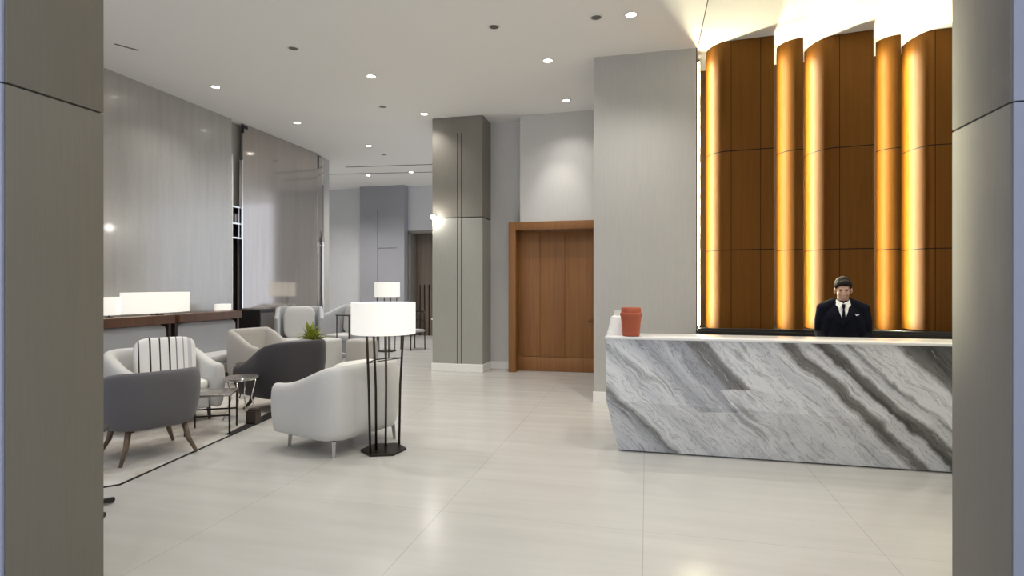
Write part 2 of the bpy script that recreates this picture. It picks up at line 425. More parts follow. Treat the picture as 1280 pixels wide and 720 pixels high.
# ------------------------------------------------------------------ wood fin wall
GF = 'curved wooden fin panels behind the reception desk'
def fin(pts, label, seams=()):
    (xa, ya), (xb, yb), (xc, yc) = pts
    cx, cy = xb, yb
    t = thing('wood_fin_panel', label, 'wall panel', (cx, cy, 1.02))
    out = []
    for k in range(15):
        a = PI/2*k/14
        out.append((xa + (xb-xa)*(1-math.cos(a)), ya + (yb-ya)*math.sin(a)))
    if xc > xb: out.append((xc, yc))
    H = 4.660-1.02
    th = .028
    bm = bmesh.new()
    inner = []
    for i, (x, y) in enumerate(out):
        p, q = out[max(i-1,0)], out[min(i+1,len(out)-1)]
        dx, dy = q[0]-p[0], q[1]-p[1]; L = math.hypot(dx, dy)
        inner.append((x - dy/L*th, y + dx/L*th))
    ol = [(x-cx, y-cy) for x, y in out]; il = [(x-cx, y-cy) for x, y in inner]
    prism(bm, ol + il[::-1], 0, H)
    obj('veneer_skin', bm, M['fin'], t, True, angle=25)
    # flat back return that hides the strip
    ex, ey = ol[-1]
    obj('edge_return', B(ex-.03, ex, ey+.001, ey+.09, 0, H), M['fin'], t)
    for s in seams:
        obj('seam', B(s-cx-.003, s-cx+.003, yb-cy-.001+(yc-yb)*(s-xb)/max(.01, xc-xb), yb-cy+.006, 0, H), M['seam'], t)
    # LED strip clipped behind the right edge
    sx_, sy_ = xa-cx, ya-cy
    obj('light_strip', B(sx_-.112, sx_-.092, sy_-.165, sy_-.150, .02, H-.16), M['led'], t)
    obj('strip_holder', B(sx_-.114, sx_-.090, sy_-.150, 8.45-cy, .02, H-.12), M['black'], t)
    return t
fin([(.77,7.85),(1.02,7.49),(1.53,7.45)], 'leftmost wide curved wooden panel, next to the grey wall behind the desk', (1.04,1.38))
fin([(1.65,7.88),(1.895,7.60),(1.9,7.60)], 'narrow glowing wooden panel between the leftmost wide panel and the one behind the receptionist')
fin([(2.03,8.08),(2.30,7.61),(2.666,7.56)], 'wide curved wooden panel directly behind the receptionist', (2.31,))
fin([(2.84,7.99),(3.04,7.79),(3.045,7.79)], 'narrow glowing wooden panel just right of the receptionist')
fin([(3.21,8.20),(3.38,7.74),(3.95,7.72)], 'rightmost wide curved wooden panel beside the right entry column', (3.39,))
# dark back counter under the panels
bc = thing('back_counter', 'long black counter running along the foot of the wooden panels', 'counter', (2.6,7.9,0))
obj('cabinet', B(-1.97, 1.99, -.50, .5, 0, .97, .004), M['black'], bc)
obj('upstand', B(-1.97, 1.99, -.50, -.47, 1.0, 1.035, .002), M['black'], bc)
obj('worktop', B(-1.97, 1.99, -.52, .5, .97, 1.0, .004), mat('black_stone_top', (.006,.005,.005), .7), bc)
for k in range(6): obj('handle', B(-1.8+k*.62, -1.8+k*.62+.12, -.53, -.5, .8, .815, .002), M['dark_metal'], bc)

# ------------------------------------------------------------------ reception desk
dk = thing('reception_desk', 'grey veined white marble reception desk with a slanted left end', 'desk', (1.2,5.6,0))
ox, oy = 1.2, 5.6
bm = bmesh.new()
XR = 3.35
Vx = lambda x, y, z: bm.verts.new((x-ox, y-oy, z))
TY, MY, BY = 5.24, 5.27, 5.39
# front ring left to right: top, fold, bottom ; back ring
ft = [Vx(-.37,TY,1.075), Vx(XR,TY,1.075)]
fm = [Vx(-.365,MY,.50), Vx(XR,MY+.02,.40)]
fb = [Vx(-.262,BY,.012), Vx(XR,BY,.012)]
bt = [Vx(-.37,TY+.42,1.075), Vx(XR,TY+.42,1.075)]
bmn = [Vx(-.35,TY+.42,.50), Vx(XR,TY+.42,.40)]
bb = [Vx(-.22,TY+.42,.012), Vx(XR,TY+.42,.012)]
F = lambda *v: bm.faces.new(v)
F(ft[0],ft[1],fm[1],fm[0]); F(fm[0],fm[1],fb[1],fb[0]); F(bt[1],bt[0],bmn[0],bmn[1]); F(bmn[1],bmn[0],bb[0],bb[1])
F(bt[0],ft[0],fm[0],bmn[0]); F(bmn[0],fm[0],fb[0],bb[0]); F(ft[1],bt[1],bmn[1],fm[1]); F(fm[1],bmn[1],bb[1],fb[1])
F(bt[0],bt[1],ft[1],ft[0]); F(bb[1],bb[0],fb[0],fb[1])
obj('marble_front', bm, M['marble'], dk)
ledge = mat('pale_marble_ledge', (.74,.73,.72), .15)
obj('ledge_top', B(-.375-ox, XR-ox, TY-.012-oy, TY+.44-oy, 1.075, 1.097, .003), ledge, dk, True, angle=30)
obj('plinth', B(-.23-ox, XR-ox, 5.42-oy, 5.62-oy, 0, .012), M['black'], dk)
obj('work_surface', B(-.2-ox, XR-ox, TY+.42-oy, 6.15-oy, .80, .84, .004), M['dark_wood'], dk)
for a_ in (-.2, XR-.04): obj('side_panel', B(a_-ox, a_+.04-ox, TY+.42-oy, 6.12-oy, 0, .80), M['dark_wood'], dk)

# objects on the ledge
bm = bmesh.new()
prof = [(.074,0),(.078,.01),(.079,.012),(.088,.12),(.096,.185),(.101,.19),(.101,.215),(.092,.222),(.09,.26),(.084,.268),(.078,.262),(.075,.225),(.07,.02),(.0005,.018)]
lathe(bm, prof, seg=40)
pot = tag(obj('pot', bm, M['terracotta'], None, True, (-.14,5.35,1.097), 35), 'terracotta red tapered pot on the left end of the marble desk', 'pot')
bm = bmesh.new(); lathe(bm, [(.071,.0),(.0760,.0),(.0765,.014),(.0745,.014)], seg=40)
b_ = obj('base_ring', bm, mat('dark_pot_foot', (.04,.01,.008), .5), pot, True, (0,0,-.0005), 35)
bm = bmesh.new()
for z, r in ((.06,.0855),(.10,.089),(.15,.0935)):
    lathe(bm, [(r-.004,z-.004),(r,z),(r-.004,z+.004)], seg=40, close=False)
obj('ridge', bm, M['terracotta'], pot, True)
bm = bmesh.new()
lathe(bm, [(.12,0),(.125,.008),(.115,.03),(.10,.09),(.088,.15),(.08,.17),(.05,.182),(.048,.22),(.052,.226),(.044,.226),(.04,.18),(.0005,.17)], seg=40, sx=.93, sy=.75)
jar = tag(obj('vase', bm, M['glaze'], None, True, (-.262,5.555,1.097), 40), 'white flared ceramic vase beside the terracotta pot on the desk', 'vase')
for o_, dx in ((jar, .0),): pass

# ------------------------------------------------------------------ tub chairs
def sstep(t): t = max(0, min(1, t)); return t*t*(3-2*t)
def tub_shell(a, b, arm, back, z0, t, R, flare=.03, power=1.0, bulge=.012):
    """U-shaped upholstered shell, open towards +Y"""
    path = []
    n1, n2 = 7, 9
    for i in range(n1): path.append(((a, b - (2*b-R)*i/n1), (1,0)))
    for i in range(n2): q = PI/2*i/(n2-1); path.append(((a-R + R*math.cos(q), -b+R - R*math.sin(q)), (math.cos(q), -math.sin(q))))
    m = [((-x, y), (-nx, ny)) for (x, y), (nx, ny) in path[::-1]]
    full = path + [((0,-b),(0,-1))] + m
    bm = bmesh.new(); rings = []
    def ring(x, y, nx, ny, h, shrink=1.0, adv=0):
        mid = -t/2
        sec = [(-flare, z0), (-flare*.5+bulge*.6, z0+.25*(h-z0)), (bulge*.8, z0+.6*(h-z0)), (0, h-t*.45), (-t*.18, h-t*.10), (-t*.5, h), (-t*.82, h-t*.10), (-t, h-t*.45), (-t-.005, z0+.5*(h-z0)), (-t-flare, z0)]
        r = []
        for d, z in sec:
            d = mid + (d-mid)*shrink; zz = z if shrink == 1 else z0+(z-z0)*(.94+.06*shrink)
            r.append(bm.verts.new((x + nx*d, y + ny*d + adv, zz)))
        return r
    def H(y): return arm + (back-arm)*sstep(((b-y)/(2*b))**power)
    (x, y), (nx, ny) = full[0]; rings.append(ring(x, y, nx, ny, H(y), .55, t*.35)); rings.append(ring(x, y, nx, ny, H(y), .9, t*.22))
    for (x, y), (nx, ny) in full: rings.append(ring(x, y, nx, ny, H(y)))
    (x, y), (nx, ny) = full[-1]; rings.append(ring(x, y, nx, ny, H(y), .9, t*.22)); rings.append(ring(x, y, nx, ny, H(y), .55, t*.35))
    k = len(rings[0])
    for p, q in zip(rings, rings[1:]):
        for i in range(k): bm.faces.new((p[i], p[(i+1)%k], q[(i+1)%k], q[i]))
    bm.faces.new(rings[0][::-1]); bm.faces.new(rings[-1])
    bmesh.ops.recalc_face_normals(bm, faces=bm.faces)
    return bm
def plan(a, b, R, yf):
    pts = [(a, yf)]
    for i in range(9): q = PI/2*i/8; pts.append((a-R+R*math.cos(q), -b+R-R*math.sin(q)))
    return pts + [(-x, y) for x, y in pts[::-1]]
def tub_chair(name, label, cat, loc, rz, a, b, arm, back, seat, z0, t, R, fab, cushion, inner=None, group=None, legs='block', legm=None, flare=.03, power=1.0, backcush=True, parts=True):
    c = thing(name, label, cat, loc, rz, group)
    sh = baked('shell', tub_shell(a, b, arm, back, z0, t, R, flare, power), fab, c, [('SUBSURF', dict(levels=1, render_levels=1))])
    bm = bmesh.new(); prism(bm, plan(a-t+.005-flare*.6, b-t+.005-flare*.6, max(.05, R-t), b-.03), z0+.005, seat-.10)
    bmesh.ops.bevel(bm, geom=[e for e in bm.edges if abs(e.verts[0].co.y-(b-.03)) < 1e-4 and abs(e.verts[1].co.y-(b-.03)) < 1e-4], offset=.02, segments=2, affect='EDGES')
    obj('seat_base', bm, fab, c, True, angle=35)
    cb = pillow_bm(a-t-.005, b-t*.5, .07, .35, .28, 40, 14, cz=seat-.06)
    obj('seat_cushion', cb, cushion, c, True, (0, t*.5+.005, 0))
    if backcush:
        o = obj('back_cushion', pillow_bm(a-t-.06, .09, (back-seat)*.52, .5, .3), cushion, c, True, (0, -b+t+.085, seat+(back-seat)*.48)); o.rotation_euler = (math.radians(8), 0, 0)
    lx, ly = a-.13, b-.11
    for sx in (-1,1):
        for sy in (-1,1):
            bm = bmesh.new()
            if legs == 'block':
                tube(bm, [(sx*(lx), sy*(ly), z0+.02), (sx*(lx+.01), sy*(ly+.01), .0)], [.026,.019], 4)
            else:
                tube(bm, [(sx*(lx-.05), sy*(ly-.05), z0+.03), (sx*(lx-.02), sy*(ly-.02), z0*.5), (sx*(lx+.035), sy*(ly+.035), 0)], [.027,.023,.014], 12)
            obj('leg', bm, legm or M['dark_wood'], c, legs != 'block')
    return c
def face(fx, fy): return math.atan2(fy, fx) - PI/2     # rotation that turns local +Y to (fx, fy)

ch_white = tub_chair('tub_armchair', 'large ivory tub armchair on dark feet behind the nearest floor lamp', 'armchair', (-2.95,5.03,0), face(-.94,.34),
    .50, .43, .625, .835, .46, .125, .14, .26, M['f_white'], M['f_cream'], legm=M['pewter'], power=1.15)
GA = 'tub armchairs in the lounge'
CZ = .0095
ch_grey = tub_chair('tub_armchair', 'mid grey tub armchair on splayed bronze legs at the carpet corner by the left column', 'armchair', (-4.52,4.27,CZ), face(-.89,.45),
    .40, .38, .70, .80, .43, .27, .11, .30, M['f_grey'], M['f_grey'], legs='taper', legm=M['leg_wood'], flare=.05, backcush=False)
ch_dark = tub_chair('tub_armchair', 'charcoal high-backed armchair between the ivory tub chair and the coffee tables', 'armchair', (-4.52,6.30,CZ), face(-.93,.37),
    .47, .40, .55, .87, .42, .16, .08, .30, M['f_dark'], M['f_dark_in'], legs='taper', legm=M['dark_wood'], flare=.10)
ch_left = tub_chair('tub_armchair', 'white tub armchair holding the striped pillow, in front of the banquette', 'armchair', (-5.45,5.30,CZ), face(.92,-.39),
    .52, .43, .66, .84, .47, .14, .14, .28, M['f_white'], M['f_cream'], legm=M['dark_wood'], backcush=False)
ch_beige = tub_chair('lounge_chair', 'stone grey boxy lounge chair with a cream seat behind the coffee tables', 'lounge chair', (-6.03,7.78,CZ), face(.95,-.31),
    .38, .38, .62, .87, .47, .10, .10, .10, M['f_beige'], M['f_cream'], legm=M['black'], flare=0, backcush=False)
ch_far = tub_chair('lounge_chair', 'tall pale lounge chair against the bronze wall panel, left of the green plant', 'lounge chair', (-6.85,10.0,0), face(.55,-.83),
    .47, .42, .95, 1.14, .50, .12, .10, .14, M['f_blue'], M['f_white'], legm=M['black'], flare=0)
copy_thing(ch_far, (-6.45,11.25,0), face(-.2,-.98), 'tall pale lounge chair right of the green plant, near the far lamp')

# striped pillow on the left armchair
pm = bmesh.new()
o = obj('throw_pillow', pillow_bm(.31, .075, .235, .45, .3), M['pillow'], None, True, (-5.44,5.36,.735)); o.rotation_euler = (math.radians(-14), 0, face(.80,-.60)+PI)
tag(o, 'ivory pillow with thin black vertical stripes leaning in the left white armchair', 'pillow')

# ------------------------------------------------------------------ cage floor lamps
def cage_lamp(label, loc, rz, H0=1.115, H1=1.41, R=.30, name='floor_lamp'):
    t = thing(name, label, 'lamp', loc, rz)
    bm = bmesh.new(); prism(bm, [(.215*math.cos(PI/3*k+.2), .215*math.sin(PI/3*k+.2)) for k in range(6)], 0, .022)
    bmesh.ops.bevel(bm, geom=bm.edges[:], offset=.004, segments=1, affect='EDGES'); obj('base_plate', bm, M['dark_metal'], t)
    for w in (-1, -.33, .33, 1):
        bm = bmesh.new(); y = .035 if abs(w) < .5 else -.02
        tube(bm, [(w*.185, y, .02), (w*.20, y, .6), (w*.235, y*1.5, H0+.03)], .0115, 10); obj('rod', bm, M['dark_metal'], t, True)
    bm = bmesh.new(); tube(bm, [(-.225,-.02,.86), (-.075,.035,.87), (.075,.035,.87), (.225,-.02,.86)], .006, 8); tube(bm, [(-.225,-.02,.86), (.225,-.02,.86)], .005, 8)
    obj('cross_bar', bm, M['dark_metal'], t, True)
    bm = bmesh.new(); lathe(bm, [(R,H0),(R,H1),(R-.006,H1),(R-.006,H0),(R,H0)], seg=56, close=False); s = obj('lamp_shade', bm, M['shade'], t, True, angle=30)
    bm = bmesh.new(); lathe(bm, [(.001,H1-.012),(R-.006,H1-.012),(R-.006,H1-.008),(.001,H1-.008)], seg=56); obj('diffuser', bm, M['shade'], s, True, angle=30)
    bm = bmesh.new(); tube(bm, [(-R+.01,0,H0+.03),(R-.01,0,H0+.03)], .005, 8); tube(bm, [(0,-R+.01,H0+.03),(0,R-.01,H0+.03)], .005, 8)
    obj('shade_spider', bm, M['dark_metal'], t, True)
    bm = bmesh.new(); ball(bm, (0,0,H0+.15), .035, .035, .05); obj('bulb', bm, M['bulb'], t, True)
    return t
wdir = math.atan2(.94, .34)
l1 = cage_lamp('nearest cage-legged floor lamp with a big white drum shade, beside the ivory armchair', (-2.43,4.87,0), wdir)
copy_thing(l1, (-6.02,12.25,0), .3, 'farthest floor lamp, small white drum shade before the blue grey pier').scale = (1,1,1.17)

# ------------------------------------------------------------------ banquette with rail, console lamps
bq = thing('banquette', 'long banquette with pale grey back pads under a reddish brown wood rail', 'banquette', (-7.1,7.0,0))
obj('rail', B(-.16, .16, -3.0, .02, 1.00, 1.13, .006), M['rail'], bq); obj('rail', B(-.16, .16, .10, 1.45, 1.00, 1.13, .006), M['rail'], bq)
for a, b in ((-2.95,-1.62),(-1.55,-.05),(.12,1.40)):
    o = obj('back_pad', pillow_bm(.07, (b-a)/2, .275, .25, .18), M['f_blue'], bq, True, (.02, (a+b)/2, .72))
for y in (-1.585, -.02, .1, 1.43):
    obj('post', B(-.05, .10, y-.025, y+.025, 0, 1.0, .004), M['dark_wood'], bq)
obj('seat', B(-.1, .50, -2.95, 1.40, .16, .36, .02), M['f_beige'], bq, True, angle=35)
obj('seat_pad', pillow_bm(.29, 2.15, .06, .25, .15), M['f_white'], bq, True, (.22,-.78,.41))
obj('plinth', B(-.05, .42, -2.9, 1.35, 0, .16), M['black'], bq)
def console_lamp(label, loc, L=.60, D=.13, h=.34):
    t = thing('table_lamp', label, 'lamp', loc)
    bm = bmesh.new(); lathe(bm, [(1,.035),(1,h),(.985,h),(.985,.035),(1,.035)], seg=56, sx=D, sy=L, close=False); s = obj('lamp_shade', bm, M['shade'], t, True, angle=30)
    bm = bmesh.new(); lathe(bm, [(.001,h-.01),(.985,h-.01),(.985,h-.006),(.001,h-.006)], seg=56, sx=D, sy=L); obj('diffuser', bm, M['shade'], s)
    bm = bmesh.new(); lathe(bm, [(.09,0),(.09,.012),(.02,.014),(.015,.03)], seg=24); obj('base', bm, M['dark_metal'], t, True, angle=30)
    bm = bmesh.new(); tube(bm, [(0,0,.01),(0,0,h-.1)], .008, 8); obj('stem', bm, M['dark_metal'], t, True)
    return t
cl = console_lamp('wide white oval lamp shade standing on the banquette rail', (-7.12,6.87,1.13))
c2 = copy_thing(cl, (-7.26,6.22,1.13), 0, 'slightly lower white lamp shade half hidden behind the wide one on the banquette rail'); c2.scale = (.8,.28,.82)
c3 = copy_thing(cl, (-7.10,8.18,1.13), 0, 'small white lamp at the far end of the banquette rail'); c3.scale = (.8,.27,.36)

# dark credenza under the bronze panel
cr = thing('credenza', 'black and dark brown credenza below the bronze wall panel', 'cabinet', (-7.15,9.15,0))
obj('body', B(-.24, .22, -.25, .15, 0, 1.10, .005), M['black'], cr)
obj('top', B(-.25, .24, -.26, .16, 1.10, 1.135, .004), M['dark_wood'], cr)
for k in range(1):
    dr = obj('cabinet_door', B(.22, .235, -.235, .135, .08, 1.06, .003), mat('taupe_lacquer_door', (.09,.08,.07), .3), cr)
    obj('handle', B(.235, .25, .09, .105, .5, .75), M['chrome'], dr)

# ------------------------------------------------------------------ tables
def frame_table(label, loc, rz, w, dd, h, top, legm, name='coffee_table', r=.008, shelf=False):
    t = thing(name, label, 'table', loc, rz)
    obj('table_top', B(-w/2, w/2, -dd/2, dd/2, h-.022, h, .005), top, t, True, angle=30)
    for sx in (-1,1):
        for sy in (-1,1):
            bm = bmesh.new(); box(bm, sx*(w/2-.02)-r, sx*(w/2-.02)+r, sy*(dd/2-.02)-r, sy*(dd/2-.02)+r, 0, h-.022); obj('leg', bm, legm, t)
    bm = bmesh.new()
    for s in (-1,1): box(bm, -w/2+.02, w/2-.02, s*(dd/2-.02)-r*.8, s*(dd/2-.02)+r*.8, .02 if not shelf else h*.45, .02+2*r if not shelf else h*.45+2*r)
    obj('stretcher', bm, legm, t); return t
frame_table('low square coffee table with thin dark legs in front of the striped pillow armchair', (-4.54,5.07,CZ), .5, .46, .40, .42, M['pewter'], M['dark_metal'], shelf=True)
def round_table(label, loc, R, h, top, legm, n=3, name='side_table', lr=.008, curve=.05):
    t = thing(name, label, 'table', loc, .4)
    bm = bmesh.new(); lathe(bm, [(R-.01,h-.018),(R,h-.012),(R,h-.004),(R-.004,h)], seg=48); obj('table_top', bm, top, t, True, angle=30)
    bm = bmesh.new(); lathe(bm, [(R-.03,h-.03),(R-.015,h-.03),(R-.015,h-.018),(R-.03,h-.018),(R-.03,h-.03)], seg=48, close=False); obj('ring', bm, legm, t)
    for k in range(n):
        a = 2*PI*k/n; bm = bmesh.new(); ca, sa = math.cos(a), math.sin(a)
        tube(bm, [((R-.03)*ca,(R-.03)*sa,h-.02), ((R-.03-curve)*ca,(R-.03-curve)*sa,h*.5), ((R+.01)*ca,(R+.01)*sa,.0)], lr, 8); obj('leg', bm, legm, t, True)
    return t
round_table('round glass-topped side table on four thin chrome legs beside the charcoal armchair', (-4.59,5.58,CZ), .19, .50, M['glass_table'], M['chrome'], 4)
round_table('low round dark side table between the beige lounge chair and the charcoal armchair', (-5.45,6.85,CZ), .22, .46, M['dark_wood'], M['dark_metal'], 3)
# bar-height slim tables at the back
frame_table('tall slim dark table in front of the far pale lounge chairs', (-5.55,10.2,0), -.25, 1.1, .38, .98, M['dark_wood'], M['dark_metal'], name='high_table')
bm = bmesh.new(); box(bm, -.065, .065, -.05, .05, 0, .14, .01); box(bm, -.05, .05, -.035, .035, .14, .16, .004)
tag(obj('footstool', bm, M['dark_wood'], None, False, (-4.34,5.47,CZ)), 'tiny dark wooden block on the carpet edge near the ivory armchair', 'block')

# white ottomans beyond
def ottoman(label, loc, w, dd, h, m, rz=0):
    t = thing('ottoman', label, 'ottoman', loc, rz)
    obj('cushion', pillow_bm(w/2, dd/2, (h-.06)/2, .22, .18, cz=.06+(h-.06)/2), m, t, True)
    obj('plinth', B(-w/2+.03, w/2-.03, -dd/2+.03, dd/2-.03, 0, .07), M['black'], t); return t
ottoman('square white ottoman left of the floor lamp shade in the distance', (-5.62,9.0,0), .42, .42, .62, M['f_white'], -.25)
ottoman('taupe ottoman seen between the rods of the nearest floor lamp', (-5.05,9.25,0), .42, .42, .60, M['f_beige'], -.25)

# green plant
pl = thing('potted_plant', 'leafy olive green plant in a pale planter behind the charcoal armchair', 'plant', (-5.58,8.50,0))
bm = bmesh.new(); lathe(bm, [(.11,0),(.115,.01),(.15,.57),(.155,.60),(.14,.60),(.13,.55),(.0005,.55)], seg=32); obj('planter', bm, M['glaze'], pl, True, angle=35)
bm = bmesh.new()
for k in range(150):
    a = random.uniform(0, 2*PI); el = random.uniform(.15, 1.35); L = random.uniform(.14,.34); w = .034
    d_ = Vector((math.cos(a)*math.cos(el), math.sin(a)*math.cos(el), math.sin(el))); s_ = d_.cross(Vector((0,0,1))).normalized()*w
    p0 = Vector((random.uniform(-.06,.06), random.uniform(-.06,.06), .55+random.uniform(0,.16))); up_ = s_.cross(d_).normalized()*.004
    dr_ = Vector((0,0,-.25*L))
    v = [bm.verts.new(q) for q in (p0, p0+d_*L*.5+s_+up_, p0+d_*L+dr_*.6, p0+d_*L*.5-s_+up_, p0+d_*L*.55-up_*2)]
    bm.faces.new((v[0],v[1],v[4])); bm.faces.new((v[1],v[2],v[4])); bm.faces.new((v[2],v[3],v[4])); bm.faces.new((v[3],v[0],v[4]))
obj('foliage', bm, M['leaf'], pl)

# ------------------------------------------------------------------ far dining chairs
def dining_chair(label, loc, rz):
    t = thing('dining_chair', label, 'chair', loc, rz)
    obj('seat', B(-.22, .22, -.22, .22, .43, .49, .02), M['f_beige'], t, True, angle=35)
    bm = bmesh.new(); tube(bm, [(-.21,-.2,.92),(0,-.27,.94),(.21,-.2,.92)], .018, 10); tube(bm, [(-.21,-.2,.70),(0,-.27,.71),(.21,-.2,.70)], .014, 10)
    for k in range(7):
        x = -.18+.06*k; tube(bm, [(x,-.22-.04*(1-abs(x)/.2),.46),(x,-.22-.04*(1-abs(x)/.2),.92)], .007, 6)
    obj('backrest', bm, M['dark_metal'], t, True)
    for sx in (-1,1):
        for sy in (-1,1):
            bm = bmesh.new(); tube(bm, [(sx*.2,sy*.2,.44 if sy > 0 else .93),(sx*.21,sy*.21,0)], .015, 8); obj('leg', bm, M['dark_metal'], t, True)
    return t
dc = dining_chair('dark slatted dining chair nearest the stone column in the far dining area', (-5.6,12.8,0), 2.6)
copy_thing(dc, (-5.0,13.9,0), .4, 'dark slatted dining chair behind the far dining table')
dt = round_table('round white dining table in the far area beside the stone column', (-4.85,13.2,0), .40, .74, M['white'], M['dark_metal'], 3, 'dining_table', .015, .15)

# hidden side table whose foot and shadow show at the left column
st = thing('pedestal_table', 'small pedestal table mostly hidden behind the left entry column, its black foot tip showing', 'table', (-3.82,3.0,0))
bm = bmesh.new()
for k in range(5):
    a = 2*PI*k/5+.05; tube(bm, [(0,0,.05),(.17*math.cos(a),.17*math.sin(a),.035),(.26*math.cos(a),.26*math.sin(a),.02)], [.022,.018,.02], 8)
obj('foot', bm, M['black'], st, True)
bm = bmesh.new(); tube(bm, [(0,0,.04),(0,0,.56)], .018, 12); obj('pedestal', bm, M['black'], st, True)
bm = bmesh.new(); lathe(bm, [(.20,.56),(.21,.565),(.21,.578),(.20,.583)], seg=48); obj('table_top', bm, M['black'], st, True, angle=30)

# ------------------------------------------------------------------ carpet
cp = thing('carpet', 'beige lounge carpet with a thin black border under the armchairs', 'carpet', (0,0,0))
R_ = .12
poly = [(-4.03,3.55),(-4.34,5.8),(-4.66,8.3),(-6.58,8.3),(-6.58,3.5),(-4.1,3.46)]
bm = bmesh.new(); prism(bm, poly, .0, .0065); obj('pile', bm, M['carpet'], cp)
bm = bmesh.new()
def strip(bm, p, q, w, z=.0085):
    p, q = Vector(p), Vector(q); d_ = (q-p).normalized(); s_ = Vector((d_.y, -d_.x))*w
    prism(bm, [tuple(p), tuple(q), tuple(q+s_), tuple(p+s_)], .0, z)
strip(bm, (-4.10,3.455), (-4.02,3.54), -.018); strip(bm, (-6.58,3.49), (-4.10,3.455), -.018)
strip(bm, (-4.02,3.54), (-4.34,5.85), -.018)
prism(bm, [(-4.215,4.98),(-4.34,5.9),(-4.66,8.3),(-4.78,8.3),(-4.50,5.9),(-4.30,4.98)], .0, .009)
obj('border', bm, M['carpet_edge'], cp)

# ------------------------------------------------------------------ ceiling fittings
LIT = [(-1.31,7.52,'lit ceiling downlight between the wooden door and the grey wall block'),
 (-.17,6.47,'lit ceiling downlight nearest the reception desk, at the top of the view'),
 (-3.93,7.48,'lit ceiling downlight over the aisle, in front of the stone column'),
 (-6.48,7.31,'lit ceiling downlight above the banquette beside the silver wall panel'),
 (-6.41,9.28,'lit ceiling downlight beside the bronze wall panel'),
 (-3.87,9.34,'lit ceiling downlight right at the top of the stone column'),
 (-5.94,11.19,'lit ceiling downlight beyond the bronze panel, nearer than the ceiling slots'),
 (-1.29,9.21,'lit ceiling downlight just above the wooden door wall'),
 (-7.55,14.18,'lit ceiling downlight between the far ceiling slot and the back wall'),
 (-6.2,14.05,'lit ceiling downlight behind the far ceiling slots, next to the stone column')]
DIM = [(-1.76,6.39,'dark unlit ceiling spotlight at the top middle of the view'),
 (-.56,6.44,'dark unlit ceiling spotlight just left of the downlight nearest the desk'),
 (-4.45,6.36,'dark unlit ceiling spotlight above the charcoal armchair'),
 (-4.41,8.8,'dark unlit ceiling spotlight in front of the stone column top'),
 (-5.99,12.02,'dark unlit ceiling spotlight beyond the bronze panel')]
def downlight(x, y, label, lens, R=.062):
    t = thing('downlight', label, 'ceiling light', (x,y,CEIL))
    bm = bmesh.new(); lathe(bm, [(R,-.0005),(R+.016,-.0005),(R+.014,-.008),(R,-.012),(R-.004,-.008),(R-.004,-.0005),(R,-.0005)], seg=32, close=False); obj('trim_ring', bm, M['white'], t, True)
    bm = bmesh.new(); lathe(bm, [(.0005,-.007),(R-.006,-.007),(R-.006,-.001),(.0005,-.001)], seg=32); obj('lens', bm, lens, t)
    return t
def spot(loc, power, size=2.2, blend=.9, col=(1,.955,.89), rad=.06, tgt=None):
    L = bpy.data.lights.new('spot', 'SPOT'); L.energy = power; L.spot_size = size; L.spot_blend = blend; L.color = col; L.shadow_soft_size = rad
    o = bpy.data.objects.new('spot', L); C.objects.link(o); o.location = loc
    if tgt: o.rotation_euler = (Vector(tgt)-Vector(loc)).to_track_quat('-Z','Y').to_euler()
    return o
pr = downlight(*LIT[0], M['bulb'])
for x, y, lb in LIT[1:]: copy_thing(pr, (x,y,CEIL), 0, lb)
pr2 = downlight(*DIM[0], M['dim'])
for x, y, lb in DIM[1:]: copy_thing(pr2, (x,y,CEIL), 0, lb)
sl = thing('linear_slot', 'short thin dark linear diffuser in the ceiling near the left column', 'ceiling vent', (-6.52,5.83,CEIL), 1.08)
obj('slot', B(-.13, .13, -.012, .012, -.008, -.001), M['dim'], sl)
P = 120
for x, y, _ in LIT: spot((x,y,CEIL-.03), P if y < 9.1 or x < -5 else P*.35)
# the rest of the grid, over and behind the camera and over the desk, plus spots added to brighten the far end
for x, y in ((-3.9,5.2),(-6.2,5.2),(-1.5,4.6),(-3.9,2.4),(-1.3,2.4),(1.0,4.2),(2.8,4.4),(1.0,1.8),(-1.3,.2),(-3.9,.2),(-9.3,14.3),(-8.2,13.6),(-6.6,13.0),(-5.0,12.0)):
    spot((x,y,CEIL-.03), P if y > 3 else P*.3)

# small wall lamp on the column edge
wl = thing('wall_lamp', 'small glowing wall lamp on the left edge of the stone column', 'lamp', (-3.80,9.645,2.83))
bm = bmesh.new(); ball(bm, (0,-.045,0), .045, .045, .045); obj('glass_globe', bm, mat('glowing_globe', (1,1,1), .4, emit=(1,.97,.9), estr=6), wl, True)
bm = bmesh.new(); box(bm, -.03, .03, -.012, .0, -.03, .03, .003); obj('back_plate', bm, M['chrome'], wl)
L = bpy.data.lights.new('globe', 'POINT'); L.energy = 9; L.shadow_soft_size = .05; L.color = (1,.96,.88)
o = bpy.data.objects.new('globe', L); C.objects.link(o); o.location = (-3.80,9.52,2.80)
spot((-3.3,8.75,CEIL-.03), 60, .55, 1, rad=.05, tgt=(-3.3,9.65,2.1))
spot((-1.45,8.9,CEIL-.03), 60, .9, 1, rad=.05, tgt=(-1.5,9.85,2.7))

